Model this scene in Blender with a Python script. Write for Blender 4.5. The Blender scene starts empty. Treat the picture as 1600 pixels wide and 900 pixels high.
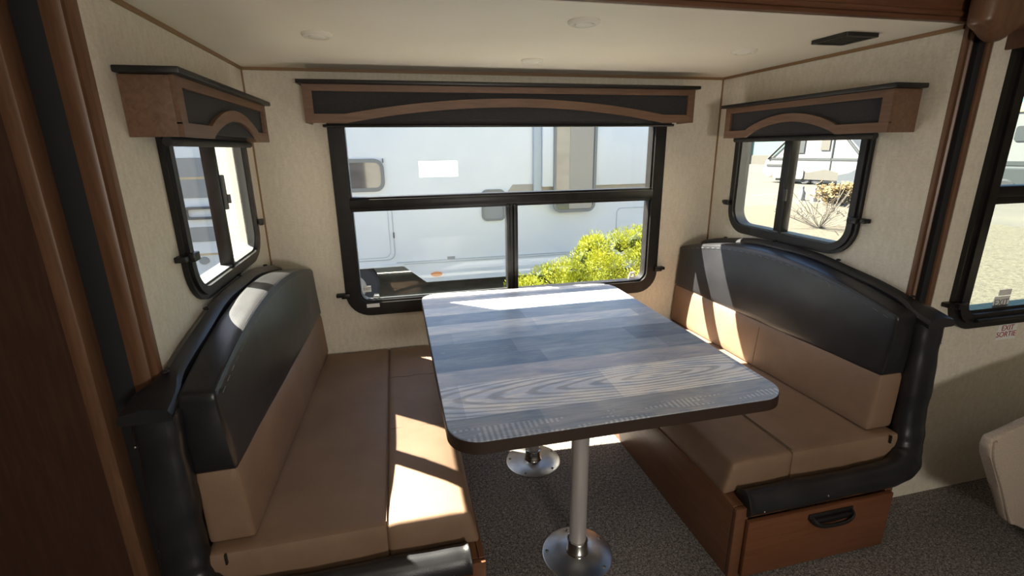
import bpy, bmesh, math, random
from mathutils import Vector, Matrix, noise
random.seed(7)
C = bpy.context.scene.collection
# ---------------------------------------------------------------- camera, world, sun, fill lights, exposure
cd = bpy.data.cameras.new('camera'); cam = bpy.data.objects.new('camera', cd); C.objects.link(cam)
_r = Vector((0.9725663, -0.23229083, -0.01248036)); _u = Vector((0.07594256, 0.26633422, 0.96088439)); _f = Vector((0.21988069, 0.93547157, -0.27666845))
_m = Matrix((_r, _u, -_f)).transposed().to_4x4(); _m.translation = (0.58133, -2.36054, 1.33722)
cam.matrix_world = _m
cd.sensor_width = 36; cd.lens = 754.685/1600*36; cd.clip_start = 0.02; cd.clip_end = 400
bpy.context.scene.camera = cam
w = bpy.data.worlds.new('world'); bpy.context.scene.world = w; w.use_nodes = True
nt = w.node_tree; nt.nodes.clear()
sky = nt.nodes.new('ShaderNodeTexSky'); sky.sky_type = 'NISHITA'; sky.sun_disc = False
SUN = Vector((0.72, -0.60, -1.0)).normalized()
sky.sun_elevation = math.asin(-SUN.z); sky.sun_rotation = math.atan2(-SUN.x, -SUN.y)
sky.dust_density = 1.5; sky.air_density = 1.0
bg = nt.nodes.new('ShaderNodeBackground'); bg.inputs[1].default_value = 0.30
wo = nt.nodes.new('ShaderNodeOutputWorld')
nt.links.new(sky.outputs[0], bg.inputs[0]); nt.links.new(bg.outputs[0], wo.inputs[0])
sd = bpy.data.lights.new('sun', 'SUN'); sd.energy = 42; sd.angle = 0.009; sd.color = (1, .90, .74)
so = bpy.data.objects.new('sun', sd); C.objects.link(so); so.rotation_euler = SUN.to_track_quat('-Z', 'Y').to_euler()
def area(name, loc, rot, sx, sy, e, col):
    l = bpy.data.lights.new(name, 'AREA'); l.shape = 'RECTANGLE'; l.size = sx; l.size_y = sy; l.energy = e; l.color = col
    o = bpy.data.objects.new(name, l); C.objects.link(o); o.location = loc; o.rotation_euler = rot
    return o
area('rear_fill_light', (1.15, -4.1, 1.10), (math.radians(94), 0, 0), 0.50, 0.20, 17, (1, .94, .84))  # added fill behind the camera, sized to the bright reflection in the pane
area('overhead_fill_light', (0.6, -3.0, 2.0), (0, 0, 0), 0.3, 0.3, 3, (1, .9, .76))  # added overhead fill in the unseen main room, no fixture
vs = bpy.context.scene.view_settings
vs.view_transform = 'Standard'; vs.look = 'None'; vs.gamma = 1; vs.use_curve_mapping = False; vs.exposure = 0.55

# ---------------------------------------------------------------- helpers
MATS = {}
def mat(name, col=(.5,.5,.5), rough=.6, metal=0, spec=.5, build=None, coat=0):
    m = bpy.data.materials.new(name); m.use_nodes = True; n = m.node_tree
    b = n.nodes['Principled BSDF']; b.inputs['Base Color'].default_value = (*col, 1); b.inputs['Roughness'].default_value = rough
    b.inputs['Metallic'].default_value = metal; b.inputs['Specular IOR Level'].default_value = spec
    if coat: b.inputs['Coat Weight'].default_value = coat; b.inputs['Coat Roughness'].default_value = .25
    if build: build(n, b)
    MATS[name] = m; return m
def N(n, t, **k):
    x = n.nodes.new(t)
    for a, v in k.items(): setattr(x, a, v)
    return x
def coords(n, scale=(1,1,1), rot=(0,0,0), loc=(0,0,0)):
    g = N(n, 'ShaderNodeNewGeometry'); mp = N(n, 'ShaderNodeMapping')
    mp.inputs['Scale'].default_value = scale; mp.inputs['Rotation'].default_value = rot; mp.inputs['Location'].default_value = loc
    n.links.new(g.outputs['Position'], mp.inputs['Vector']); return mp.outputs[0]
def noise_tex(n, vec, scale, detail=4, rough=.55, dist=0):
    t = N(n, 'ShaderNodeTexNoise'); t.inputs['Scale'].default_value = scale; t.inputs['Detail'].default_value = detail
    t.inputs['Roughness'].default_value = rough; t.inputs['Distortion'].default_value = dist
    n.links.new(vec, t.inputs['Vector']); return t.outputs['Fac']
def ramp(n, fac, stops, interp='LINEAR'):
    r = N(n, 'ShaderNodeValToRGB'); r.color_ramp.interpolation = interp; e = r.color_ramp.elements
    e[0].position, e[0].color = stops[0][0], (*stops[0][1], 1); e[1].position, e[1].color = stops[-1][0], (*stops[-1][1], 1)
    for p, c in stops[1:-1]: q = e.new(p); q.color = (*c, 1)
    n.links.new(fac, r.inputs[0]); return r.outputs[0]
def bump(n, b, h, strength=.3, dist=.002):
    x = N(n, 'ShaderNodeBump'); x.inputs['Strength'].default_value = strength; x.inputs['Distance'].default_value = dist
    n.links.new(h, x.inputs['Height']); n.links.new(x.outputs[0], b.inputs['Normal'])
def math_n(n, op, a, b=None):
    x = N(n, 'ShaderNodeMath', operation=op)
    for i, v in enumerate((a, b)):
        if v is None: continue
        if isinstance(v, (int, float)): x.inputs[i].default_value = v
        else: n.links.new(v, x.inputs[i])
    return x.outputs[0]
def mixc(n, fac, a, b, mode='MIX'):
    x = N(n, 'ShaderNodeMix', data_type='RGBA', blend_type=mode)
    if isinstance(fac, (int, float)): x.inputs[0].default_value = fac
    else: n.links.new(fac, x.inputs[0])
    for i, v in ((6, a), (7, b)):
        if isinstance(v, tuple): x.inputs[i].default_value = (*v, 1)
        else: n.links.new(v, x.inputs[i])
    return x.outputs[2]
def varied(lo, hi, scale=8, stretch=(1,1,1), b_scale=0, b_str=.2, detail=4, b_dist=.002):
    def f(n, b):
        v = coords(n, stretch); t = noise_tex(n, v, scale, detail)
        n.links.new(ramp(n, t, [(.3, lo), (.7, hi)]), b.inputs['Base Color'])
        if b_scale: bump(n, b, noise_tex(n, coords(n), b_scale, 3), b_str, b_dist)
    return f

def newobj(name, bm, m, parent=None, smooth=True, loc=None, norm=True):
    if norm: bmesh.ops.recalc_face_normals(bm, faces=bm.faces)
    me = bpy.data.meshes.new(name); bm.to_mesh(me); bm.free()
    if smooth:
        for p in me.polygons: p.use_smooth = True
        try: me.set_sharp_from_angle(angle=math.radians(35))
        except Exception: pass
    ms = m if isinstance(m, (list, tuple)) else [m]
    for x in ms: me.materials.append(MATS[x] if isinstance(x, str) else x)
    o = bpy.data.objects.new(name, me); C.objects.link(o)
    if loc is not None: o.location = loc
    if parent is not None: attach(o, parent)
    return o
def attach(o, parent):
    o.parent = parent; pl = o.parent.location; q = parent
    # children meshes are authored in world coordinates unless told otherwise
    off = Vector((0,0,0)); 
    while q is not None: off += q.location; q = q.parent
    o.location = o.location - off
def tag(o, label=None, cat=None, group=None, kind=None):
    if label: o['label'] = label
    if cat: o['category'] = cat
    if group: o['group'] = group
    if kind: o['kind'] = kind
    return o
def thing(name, loc, label, cat, group=None):
    o = bpy.data.objects.new(name, None); C.objects.link(o); o.location = loc; o.empty_display_size = .05
    return tag(o, label, cat, group)
def box(bm, x0, x1, y0, y1, z0, z1, bev=0, seg=2):
    vs_ = [bm.verts.new((x, y, z)) for x in (x0, x1) for y in (y0, y1) for z in (z0, z1)]
    F = [(0,1,3,2), (4,6,7,5), (0,4,5,1), (2,3,7,6), (0,2,6,4), (1,5,7,3)]
    fs = [bm.faces.new([vs_[i] for i in f]) for f in F]
    if bev:
        es = set(e for f in fs for e in f.edges)
        bmesh.ops.bevel(bm, geom=list(es), offset=bev, segments=seg, affect='EDGES', profile=.5)
    return bm
def boxobj(name, dims, m, parent=None, bev=0, seg=2, smooth=True):
    return newobj(name, box(bmesh.new(), *dims, bev, seg), m, parent, smooth)
def prism(bm, pts, ax, a, b):
    """pts 2-D outline, extruded along axis ax from a to b"""
    def P(p, t):
        return {'x': (t, p[0], p[1]), 'y': (p[0], t, p[1]), 'z': (p[0], p[1], t)}[ax]
    A = [bm.verts.new(P(p, a)) for p in pts]; B = [bm.verts.new(P(p, b)) for p in pts]
    bm.faces.new(A); bm.faces.new(B[::-1])
    for i in range(len(pts)):
        j = (i+1) % len(pts); bm.faces.new((A[i], B[i], B[j], A[j]))
    return bm
def ringprism(bm, outer, inner, ax, a, b):
    """closed band between two outlines with the same number of points"""
    def P(p, t):
        return {'x': (t, p[0], p[1]), 'y': (p[0], t, p[1]), 'z': (p[0], p[1], t)}[ax]
    L = [[bm.verts.new(P(p, t)) for p in o] for t in (a, b) for o in (outer, inner)]
    n = len(outer)
    for i in range(n):
        j = (i+1) % n
        bm.faces.new((L[0][i], L[0][j], L[1][j], L[1][i])); bm.faces.new((L[2][i], L[3][i], L[3][j], L[2][j]))
        bm.faces.new((L[0][i], L[2][i], L[2][j], L[0][j])); bm.faces.new((L[1][i], L[1][j], L[3][j], L[3][i]))
    return bm
def rrect(x0, x1, y0, y1, r, n=8, rs=None):
    """rounded rectangle outline; rs = radii bl, br, tr, tl"""
    rs = rs or (r, r, r, r); out = []
    for (cx, cy, sx, sy, a0, q) in ((x0, y0, 1, 1, 180, rs[0]), (x1, y0, -1, 1, 270, rs[1]), (x1, y1, -1, -1, 0, rs[2]), (x0, y1, 1, -1, 90, rs[3])):
        q = max(q, 1e-4); c = (cx+sx*q, cy+sy*q)
        for k in range(n+1):
            a = math.radians(a0+90*k/n); out.append((c[0]+q*math.cos(a), c[1]+q*math.sin(a)))
    return out
def lathe(bm, prof, loc=(0,0,0), n=40):
    rings = []
    for r, z in prof:
        rings.append([bm.verts.new((loc[0]+r*math.cos(2*math.pi*k/n), loc[1]+r*math.sin(2*math.pi*k/n), loc[2]+z)) for k in range(n)])
    for a, b in zip(rings, rings[1:]):
        for k in range(n): bm.faces.new((a[k], a[(k+1)%n], b[(k+1)%n], b[k]))
    bm.faces.new(rings[0]); bm.faces.new(rings[-1]); return bm
def sweep(bm, path, section, up=None, cap=True):
    """section: 2-D outline (list) or function of index; swept along path with parallel frames"""
    P = [Vector(p) for p in path]; rings = []; n = len(P)
    T = [(P[min(i+1, n-1)]-P[max(i-1, 0)]).normalized() for i in range(n)]
    u = Vector(up) if up else Vector((0,0,1))
    u = (u-T[0]*u.dot(T[0])); u = u.normalized() if u.length > 1e-4 else T[0].orthogonal().normalized()
    for i in range(n):
        u = (u-T[i]*u.dot(T[i])).normalized(); v = T[i].cross(u)
        s = section(i/(n-1)) if callable(section) else section
        rings.append([bm.verts.new(P[i]+v*a+u*b) for a, b in s])
    k = len(rings[0])
    for a, b in zip(rings, rings[1:]):
        for j in range(k): bm.faces.new((a[j], a[(j+1)%k], b[(j+1)%k], b[j]))
    if cap: bm.faces.new(rings[0][::-1]); bm.faces.new(rings[-1])
    return bm
def circ(r, n=10): return [(r*math.cos(2*math.pi*k/n), r*math.sin(2*math.pi*k/n)) for k in range(n)]
def smoothpath(pts, k=6):
    P = [Vector(p) for p in pts]; out = []
    for i in range(len(P)-1):
        a = P[max(i-1,0)]; b = P[i]; c = P[i+1]; d = P[min(i+2,len(P)-1)]
        for j in range(k):
            t = j/k
            out.append(.5*((2*b)+(-a+c)*t+(2*a-5*b+4*c-d)*t*t+(-a+3*b-3*c+d)*t**3))
    out.append(P[-1]); return out
def pillow(bm, x0, x1, y0, y1, z0, z1, r=.03, bulge=(.0,.0,.01), n=(14,24,6), warp=None, wrinkle=.0, seed=0):
    """rounded, softly crowned block"""
    idx = {}
    def key(i, j, k):
        if (i,j,k) in idx: return idx[(i,j,k)]
        u, v, w_ = [2*a/b-1 for a, b in zip((i,j,k), n)]
        # finer spacing at the ends
        f = lambda t: math.copysign(1-(1-abs(t))**1.35, t)
        u, v, w_ = f(u), f(v), f(w_)
        c = Vector(((x0+x1)/2, (y0+y1)/2, (z0+z1)/2)); h = Vector(((x1-x0)/2, (y1-y0)/2, (z1-z0)/2))
        p = Vector((u*h.x, v*h.y, w_*h.z)); q = Vector([max(-h[a]+r, min(h[a]-r, p[a])) for a in range(3)])
        d = p-q
        if d.length > 1e-9:
            d.normalize(); p = q+d*r
        g = Vector((math.copysign(1,u)*bulge[0]*(abs(u)>.98)*(1-v*v)*(1-w_*w_), math.copysign(1,v)*bulge[1]*(abs(v)>.98)*(1-u*u)*(1-w_*w_),
                    math.copysign(1,w_)*bulge[2]*(abs(w_)>.98)*(1-u**4)*(1-v**4)))
        p = p+g+c
        if wrinkle:
            nn = noise.noise_vector(Vector((p.x*5+seed, p.y*5, p.z*6)))*.6+noise.noise_vector(Vector((p.x*14+seed, p.y*14, p.z*14)))*.3
            p += nn*wrinkle
        if warp: p = Vector(warp(p))
        idx[(i,j,k)] = bm.verts.new(p); return idx[(i,j,k)]
    nx, ny, nz = n
    for (A, B, f) in ((nx, ny, lambda a, b, s: (a, b, s*nz)), (nx, nz, lambda a, b, s: (a, s*ny, b)), (ny, nz, lambda a, b, s: (s*nx, a, b))):
        for s in (0, 1):
            for a in range(A):
                for b in range(B):
                    bm.faces.new((key(*f(a,b,s)), key(*f(a+1,b,s)), key(*f(a+1,b+1,s)), key(*f(a,b+1,s))))
    return bm
def text_obj(name, s, size, loc, rot, m, parent=None, depth=.0004, align='CENTER'):
    cu = bpy.data.curves.new(name, 'FONT'); cu.body = s; cu.size = size; cu.align_x = align; cu.extrude = depth
    cu.space_line = .85
    t = bpy.data.objects.new(name, cu); C.objects.link(t)
    dg = bpy.context.evaluated_depsgraph_get(); me = bpy.data.meshes.new_from_object(t.evaluated_get(dg))
    bpy.data.objects.remove(t); me.materials.clear(); me.materials.append(MATS[m])
    o = bpy.data.objects.new(name, me); C.objects.link(o); o.location = loc; o.rotation_euler = rot
    if parent is not None: attach(o, parent)
    return o

# ---------------------------------------------------------------- materials
def wall_mat(lo, hi):
    def f(n, b):
        a = noise_tex(n, coords(n, (1,1,.35)), 60, 5, .7); c = noise_tex(n, coords(n, (.5,.5,1)), 140, 3, .7)
        s = math_n(n, 'MULTIPLY', math_n(n, 'ADD', a, c), .5)
        n.links.new(ramp(n, s, [(.35, lo), (.65, hi)]), b.inputs['Base Color']); bump(n, b, s, .2, .001)
    return f
mat('wallpaper', rough=.75, build=wall_mat((.61,.55,.45), (.76,.70,.59)))
mat('ceiling_panel', rough=.5, build=varied((.86,.80,.67), (.90,.84,.72), 3, b_scale=60, b_str=.08))
mat('batten', (.26,.15,.07), .5)
def wood(lo, hi, axis='z', scale=14, rough=.4):
    st = {'z': (6,6,.5), 'x': (.5,6,6), 'y': (6,.5,6)}[axis]
    def f(n, b):
        t = noise_tex(n, coords(n, st), scale, 6, .6, .6)
        n.links.new(ramp(n, t, [(.25, lo), (.5, tuple((a+c)/2 for a, c in zip(lo, hi))), (.75, hi)]), b.inputs['Base Color'])
        bump(n, b, t, .08, .001)
    return f
mat('casing_wood', rough=.38, build=wood((.10,.048,.026), (.175,.088,.048)))
mat('casing_wood_horizontal', rough=.4, build=wood((.085,.032,.015), (.15,.062,.03), 'x'))
mat('dark_panel_wood', rough=.5, build=wood((.035,.014,.008), (.065,.027,.015)))
mat('valance_wood', rough=.5, build=wood((.115,.06,.034), (.20,.11,.066), 'x'))
mat('valance_wood_side', rough=.5, build=wood((.115,.06,.034), (.20,.11,.066), 'y'))
mat('cabinet_wood', rough=.35, build=wood((.115,.042,.018), (.185,.072,.033), 'x', 10))
mat('cabinet_wood_side', rough=.33, build=wood((.12,.05,.025), (.18,.082,.042), 'y', 10))
mat('black_fabric', rough=.85, build=varied((.018,.018,.02), (.035,.034,.036), 200))
mat('shade_fabric', rough=.7, build=varied((.02,.018,.017), (.032,.029,.027), 30, (1,1,.1)))
mat('black_paint', (.012,.011,.011), .4)
mat('window_black', rough=.36, spec=.3, build=varied((.010,.009,.0085), (.018,.016,.015), 20))
mat('window_gray', (.10,.11,.11), .5)
mat('black_rubber', (.008,.008,.009), .75)
def vinyl(n, b):
    t = noise_tex(n, coords(n), 240, 3, .6); t2 = noise_tex(n, coords(n), 7, 2, .5)
    s = math_n(n, 'ADD', math_n(n, 'MULTIPLY', t, .25), math_n(n, 'MULTIPLY', t2, 1.6))
    n.links.new(ramp(n, t2, [(.3, (.011,.011,.013)), (.7, (.02,.02,.023))]), b.inputs['Base Color']); bump(n, b, s, .35, .004)
mat('black_vinyl', rough=.36, spec=.55, build=vinyl)
def tan(n, b):
    t = noise_tex(n, coords(n), 5, 5, .6); t2 = noise_tex(n, coords(n), 220, 3)
    n.links.new(ramp(n, t, [(.3, (.205,.128,.082)), (.7, (.265,.17,.112))]), b.inputs['Base Color'])
    bump(n, b, math_n(n, 'ADD', math_n(n, 'MULTIPLY', t2, .2), math_n(n, 'MULTIPLY', t, 1.2)), .4, .003)
mat('tan_suede', rough=.58, spec=.35, build=tan)
mat('seam_thread', (.13,.09,.06), .8); mat('grey_thread', (.16,.16,.16), .8)
def table_top(n, b):
    g = N(n, 'ShaderNodeNewGeometry'); sp = N(n, 'ShaderNodeSeparateXYZ'); n.links.new(g.outputs['Position'], sp.inputs[0])
    X, Y = sp.outputs[0], sp.outputs[1]
    def M(op, a, c=None): return math_n(n, op, a, c)
    fy = M('DIVIDE', M('ADD', Y, 1.40), 1.30)               # 0 at the near edge, 1 at the far edge
    cuts = [0, .095, .235, .31, .385, .48, .56, .63, .72, .80, .90]
    base = [(.34,.37,.42), (.76,.76,.77), (.47,.48,.53), (.25,.31,.40), (.21,.27,.36), (.34,.40,.48), (.56,.60,.66), (.34,.41,.50), (.56,.59,.63), (.44,.44,.47), (.66,.63,.60)]
    row = ramp(n, fy, list(zip(cuts, base)), 'CONSTANT')
    # butt joints: a second tone for some stretches of each row
    rowid = ramp(n, fy, [(c, (random.random(),)*3) for c in cuts], 'CONSTANT')
    rid = N(n, 'ShaderNodeSeparateColor'); n.links.new(rowid, rid.inputs[0]); rid = rid.outputs[0]
    seg = M('FLOOR', M('ADD', M('MULTIPLY', X, 2.3), M('MULTIPLY', rid, 9)))
    wn = N(n, 'ShaderNodeTexWhiteNoise', noise_dimensions='2D'); cb = N(n, 'ShaderNodeCombineXYZ'); n.links.new(seg, cb.inputs[0]); n.links.new(rid, cb.inputs[1])
    n.links.new(cb.outputs[0], wn.inputs['Vector'])
    tone = ramp(n, wn.outputs['Value'], [(0, (.68,.73,.82)), (1, (1.3,1.25,1.18))])
    c = mixc(n, 1, row, tone, 'MULTIPLY')
    grain = noise_tex(n, coords(n, (1.6, 26, 1)), 6, 7, .7, .3)
    blot = noise_tex(n, coords(n, (1.2, 4, 1), loc=(3,1,0)), 5, 6, .62, .5)
    c = mixc(n, 1, c, ramp(n, grain, [(.3, (.84,.85,.88)), (.7, (1.25,1.23,1.2))]), 'MULTIPLY')
    c = mixc(n, 1, c, ramp(n, blot, [(.32, (.68,.77,.93)), (.68, (1.38,1.30,1.2))]), 'MULTIPLY')
    # cathedral grain plank with a knot
    wv = N(n, 'ShaderNodeTexWave', wave_type='RINGS', rings_direction='SPHERICAL')
    wv.inputs['Scale'].default_value = 5.2; wv.inputs['Distortion'].default_value = 4.2; wv.inputs['Detail'].default_value = 3; wv.inputs['Detail Scale'].default_value = .9
    n.links.new(coords(n, (.62, 4.6, 0), loc=(-1.30*.62, 1.175*4.6, 0)), wv.inputs['Vector'])
    rings = ramp(n, wv.outputs['Fac'], [(.15, (.62,.63,.66)), (.5, (1.05,1.05,1.05))])
    on = M('MULTIPLY', M('GREATER_THAN', fy, .095), M('LESS_THAN', fy, .235))
    c = mixc(n, on, c, mixc(n, 1, c, rings, 'MULTIPLY'))
    # saw marks across the nearest plank
    saw = N(n, 'ShaderNodeTexWave', wave_type='BANDS', bands_direction='X'); saw.inputs['Scale'].default_value = 22; saw.inputs['Distortion'].default_value = 1.5
    n.links.new(coords(n, (1, .12, 1)), saw.inputs['Vector'])
    sm = M('MULTIPLY', M('LESS_THAN', fy, .06), M('GREATER_THAN', noise_tex(n, coords(n, (1,6,1)), 4.5, 3), .52))
    c = mixc(n, sm, c, mixc(n, 1, c, ramp(n, saw.outputs['Fac'], [(.3, (.9,.9,.9)), (.7, (1.5,1.47,1.42))]), 'MULTIPLY'))
    # pale whitewash scratches
    scr = noise_tex(n, coords(n, (2, 14, 1), loc=(7,0,0)), 9, 8, .75, 1.2)
    c = mixc(n, ramp(n, scr, [(.56, (0,0,0)), (.72, (.6,.6,.6))]), c, (.66,.67,.68))
    n.links.new(c, b.inputs['Base Color'])
    bump(n, b, grain, .06, .001)
mat('table_laminate', rough=.34, spec=.5, build=table_top)
mat('table_edge', (.035,.02,.013), .45)
mat('pole_metal', (.56,.53,.52), .42, .35)
mat('chrome', (.62,.62,.60), .14, 1)
def brushed(n, b):
    v = coords(n); t = noise_tex(n, v, 30, 3)
    n.links.new(ramp(n, t, [(.3, (.55,.55,.54)), (.7, (.68,.68,.66))]), b.inputs['Base Color'])
    b.inputs['Anisotropic'].default_value = .75
    tg = N(n, 'ShaderNodeTangent', direction_type='RADIAL', axis='Z'); n.links.new(tg.outputs[0], b.inputs['Tangent'])
mat('brushed_steel', rough=.3, metal=1, build=brushed)
mat('screw_metal', (.3,.3,.3), .3, 1)
def carpet(n, b):
    t = noise_tex(n, coords(n), 210, 2, .8); t2 = noise_tex(n, coords(n), 3, 2); t3 = noise_tex(n, coords(n), 90, 2, .7)
    k = math_n(n, 'ADD', math_n(n, 'MULTIPLY', t, .65), math_n(n, 'MULTIPLY', t3, .35))
    c = ramp(n, k, [(.38, (.05,.046,.045)), (.5, (.18,.163,.152)), (.64, (.46,.415,.385))])
    c = mixc(n, 1, c, ramp(n, t2, [(.3, (.85,.85,.85)), (.7, (1.1,1.1,1.1))]), 'MULTIPLY')
    n.links.new(c, b.inputs['Base Color']); bump(n, b, k, 1, .006)
mat('carpet_pile', rough=.95, spec=.1, build=carpet)
mat('white_plastic', (.80,.76,.66), .5); mat('sticker_white', (.78,.78,.76), .5); mat('red_print', (.35,.02,.02), .6); mat('gray_print', (.2,.2,.22), .6)
def beige_up(n, b):
    t = noise_tex(n, coords(n), 260, 2, .7)
    n.links.new(ramp(n, t, [(.3, (.33,.26,.21)), (.7, (.47,.39,.32))]), b.inputs['Base Color']); bump(n, b, t, .3, .001)
mat('beige_upholstery', rough=.85, build=beige_up)
def glass_mat(name, tint, refl=1.0, haze=0.0):
    m = bpy.data.materials.new(name); m.use_nodes = True; n = m.node_tree; n.nodes.clear()
    tr = N(n, 'ShaderNodeBsdfTransparent'); tr.inputs[0].default_value = (*tint, 1)
    gl = N(n, 'ShaderNodeBsdfGlossy'); gl.inputs['Roughness'].default_value = .0
    fr = N(n, 'ShaderNodeLayerWeight'); fr.inputs[0].default_value = .5
    sch = math_n(n, 'ADD', math_n(n, 'MULTIPLY', math_n(n, 'POWER', fr.outputs['Facing'], 5), .7), .025)
    mx = N(n, 'ShaderNodeMixShader'); out = N(n, 'ShaderNodeOutputMaterial')
    n.links.new(math_n(n, 'MULTIPLY', sch, refl), mx.inputs[0]); n.links.new(tr.outputs[0], mx.inputs[1]); n.links.new(gl.outputs[0], mx.inputs[2])
    n.links.new(mx.outputs[0], out.inputs[0]); MATS[name] = m
glass_mat('window_glass', (.90,.925,.93))
glass_mat('tinted_glass', (.80,.86,.86))
def screen_mat(name, col, a):
    m = bpy.data.materials.new(name); m.use_nodes = True; n = m.node_tree; n.nodes.clear()
    tr = N(n, 'ShaderNodeBsdfTransparent'); df = N(n, 'ShaderNodeBsdfDiffuse'); df.inputs[0].default_value = (*col, 1)
    tl = N(n, 'ShaderNodeBsdfTranslucent'); tl.inputs[0].default_value = (*col, 1)
    ad = N(n, 'ShaderNodeMixShader'); n.links.new(df.outputs[0], ad.inputs[1]); n.links.new(tl.outputs[0], ad.inputs[2])
    mx = N(n, 'ShaderNodeMixShader'); mx.inputs[0].default_value = a; out = N(n, 'ShaderNodeOutputMaterial')
    n.links.new(tr.outputs[0], mx.inputs[1]); n.links.new(ad.outputs[0], mx.inputs[2]); n.links.new(mx.outputs[0], out.inputs[0]); MATS[name] = m
screen_mat('insect_screen', (.55,.52,.45), .30)
# outside
mat('rv_white', rough=.3, build=varied((.64,.68,.72), (.70,.73,.76), 1.5))
mat('rv_white_lit', (.17,.17,.168), .5)  # white darkened in its colour for bodies in full sun
mat('rv_beige', (.36,.33,.29), .5); mat('rv_grey', (.26,.27,.28), .5); mat('rv_dark', (.07,.08,.09), .35); mat('rv_frame', (.20,.21,.21), .5)
mat('rv_seam', (.42,.47,.52), .5); mat('marker_orange', (.65,.22,.05), .4); mat('tyre', (.035,.035,.038), .8)
mat('stripe_yellow', (.5,.40,.25), .5)
mat('dark_glass', rough=.06, spec=.9, build=varied((.07,.08,.085), (.15,.155,.16), 2.2, (1,1,2)))
mat('teal_metal', (.07,.20,.19), .5); mat('teal_pale', (.085,.15,.13), .6); mat('trim_tan', (.3,.24,.15), .6)
def ground(n, b):
    t = noise_tex(n, coords(n), 9, 6, .8); t2 = noise_tex(n, coords(n), .35, 3)
    c = ramp(n, t, [(.3, (.055,.049,.040)), (.7, (.095,.086,.070))]); c = mixc(n, 1, c, ramp(n, t2, [(.35, (.82,.82,.84)), (.65, (1.12,1.1,1.05))]), 'MULTIPLY')
    n.links.new(c, b.inputs['Base Color'])
mat('asphalt', rough=.9, build=ground)
def gravel(n, b):
    t = noise_tex(n, coords(n), 14, 5, .9)
    n.links.new(ramp(n, t, [(.35, (.035,.029,.018)), (.6, (.125,.108,.074))]), b.inputs['Base Color']); bump(n, b, t, 1, .03)
mat('gravel', rough=.95, build=gravel)
mat('far_grey', (.035,.04,.042), .6); mat('far_tan', (.085,.08,.068), .6)
mat('shade_fill_ground', rough=.9, build=varied((.24,.215,.185), (.34,.305,.265), 6))  # pale tone brightens the shaded ground through its colour
mat('paint_line', (.16,.16,.155), .7)
def leafm(n, b):
    o = N(n, 'ShaderNodeObjectInfo'); t = noise_tex(n, coords(n), 3.5, 4, .8)
    n.links.new(ramp(n, t, [(.3, (.12,.16,.008)), (.5, (.33,.36,.02)), (.7, (.50,.48,.05))]), b.inputs['Base Color'])
    b.inputs['Subsurface Weight'].default_value = 0
mat('juniper_leaf', rough=.6, build=leafm)
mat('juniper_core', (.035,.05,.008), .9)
mat('dry_leaf', rough=.8, build=varied((.10,.06,.015), (.22,.15,.05), 20)); mat('bare_twig', (.13,.115,.09), .8); mat('branch_bark', (.12,.08,.05), .9)
# ---------------------------------------------------------------- slide-out room shell
W, H, YF, YM = 2.27, 1.676, -1.12, -1.15
def wall_panel(bm, ax, a, b, u0, u1, v0, v1, holes):
    """slab with rectangular holes; ax normal axis, u/v remaining axes (u horizontal, v = z)"""
    us = sorted({u0, u1, *[h[0] for h in holes], *[h[1] for h in holes]}); vv = sorted({v0, v1, *[h[2] for h in holes], *[h[3] for h in holes]})
    for i in range(len(us)-1):
        for j in range(len(vv)-1):
            cu, cv = (us[i]+us[i+1])/2, (vv[j]+vv[j+1])/2
            if any(h[0] < cu < h[1] and h[2] < cv < h[3] for h in holes): continue
            if ax == 'y': box(bm, us[i], us[i+1], a, b, vv[j], vv[j+1])
            else: box(bm, a, b, us[i], us[i+1], vv[j], vv[j+1])
    bmesh.ops.remove_doubles(bm, verts=bm.verts, dist=1e-5)
    # drop the interior faces between neighbouring cells
    seen = {}
    for f in bm.faces: seen.setdefault(tuple(sorted(v.index for v in f.verts)) if False else frozenset(f.verts), []).append(f)
    return bm
def wall(name, *a, m='wallpaper'):
    bm = wall_panel(bmesh.new(), *a); return tag(newobj(name, bm, m, smooth=False), kind='structure')
BW = (.312, 1.958, .56, 1.54)              # back window outer frame
SW = (-.905, -.165, .915, 1.45)            # side window outer frame (y0,y1,z0,z1)
def hole(t, d=.04): return (t[0]+d, t[1]-d, t[2]+d, t[3]-d)
wall('wall_back', 'y', 0, .035, -.035, W+.035, -.05, H+.04, [hole(BW)])
wall('wall_left', 'x', -.035, 0, YF, 0, -.05, H+.04, [hole(SW, .034)])
wall('wall_right', 'x', W, W+.035, YF, 0, -.05, H+.04, [hole(SW, .034)])
tag(boxobj('ceiling', (-.035, W+.035, YF, .035, H, H+.04), 'ceiling_panel', smooth=False), kind='structure')
tag(boxobj('floor', (-.035, W+.035, YM, .035, -.06, 0), 'carpet_pile', smooth=False), kind='structure')
tag(boxobj('floor_main', (-1.6, 5.2, -4.2, YM, -.06, 0), 'carpet_pile', smooth=False), kind='structure')
# battens along the ceiling and in the corners
b_ = .012
for i, d in enumerate([(0, W, -b_*.5, 0, H-b_, H), (0, .006, YF, 0, H-b_, H), (W-.006, W, YF, 0, H-b_, H), (0, .006, -.006, 0, 0, H-b_), (W-.006, W, -.006, 0, 0, H-b_)]):
    tag(boxobj('trim_%d' % (i+1), d, 'batten', smooth=False), kind='structure')
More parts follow.
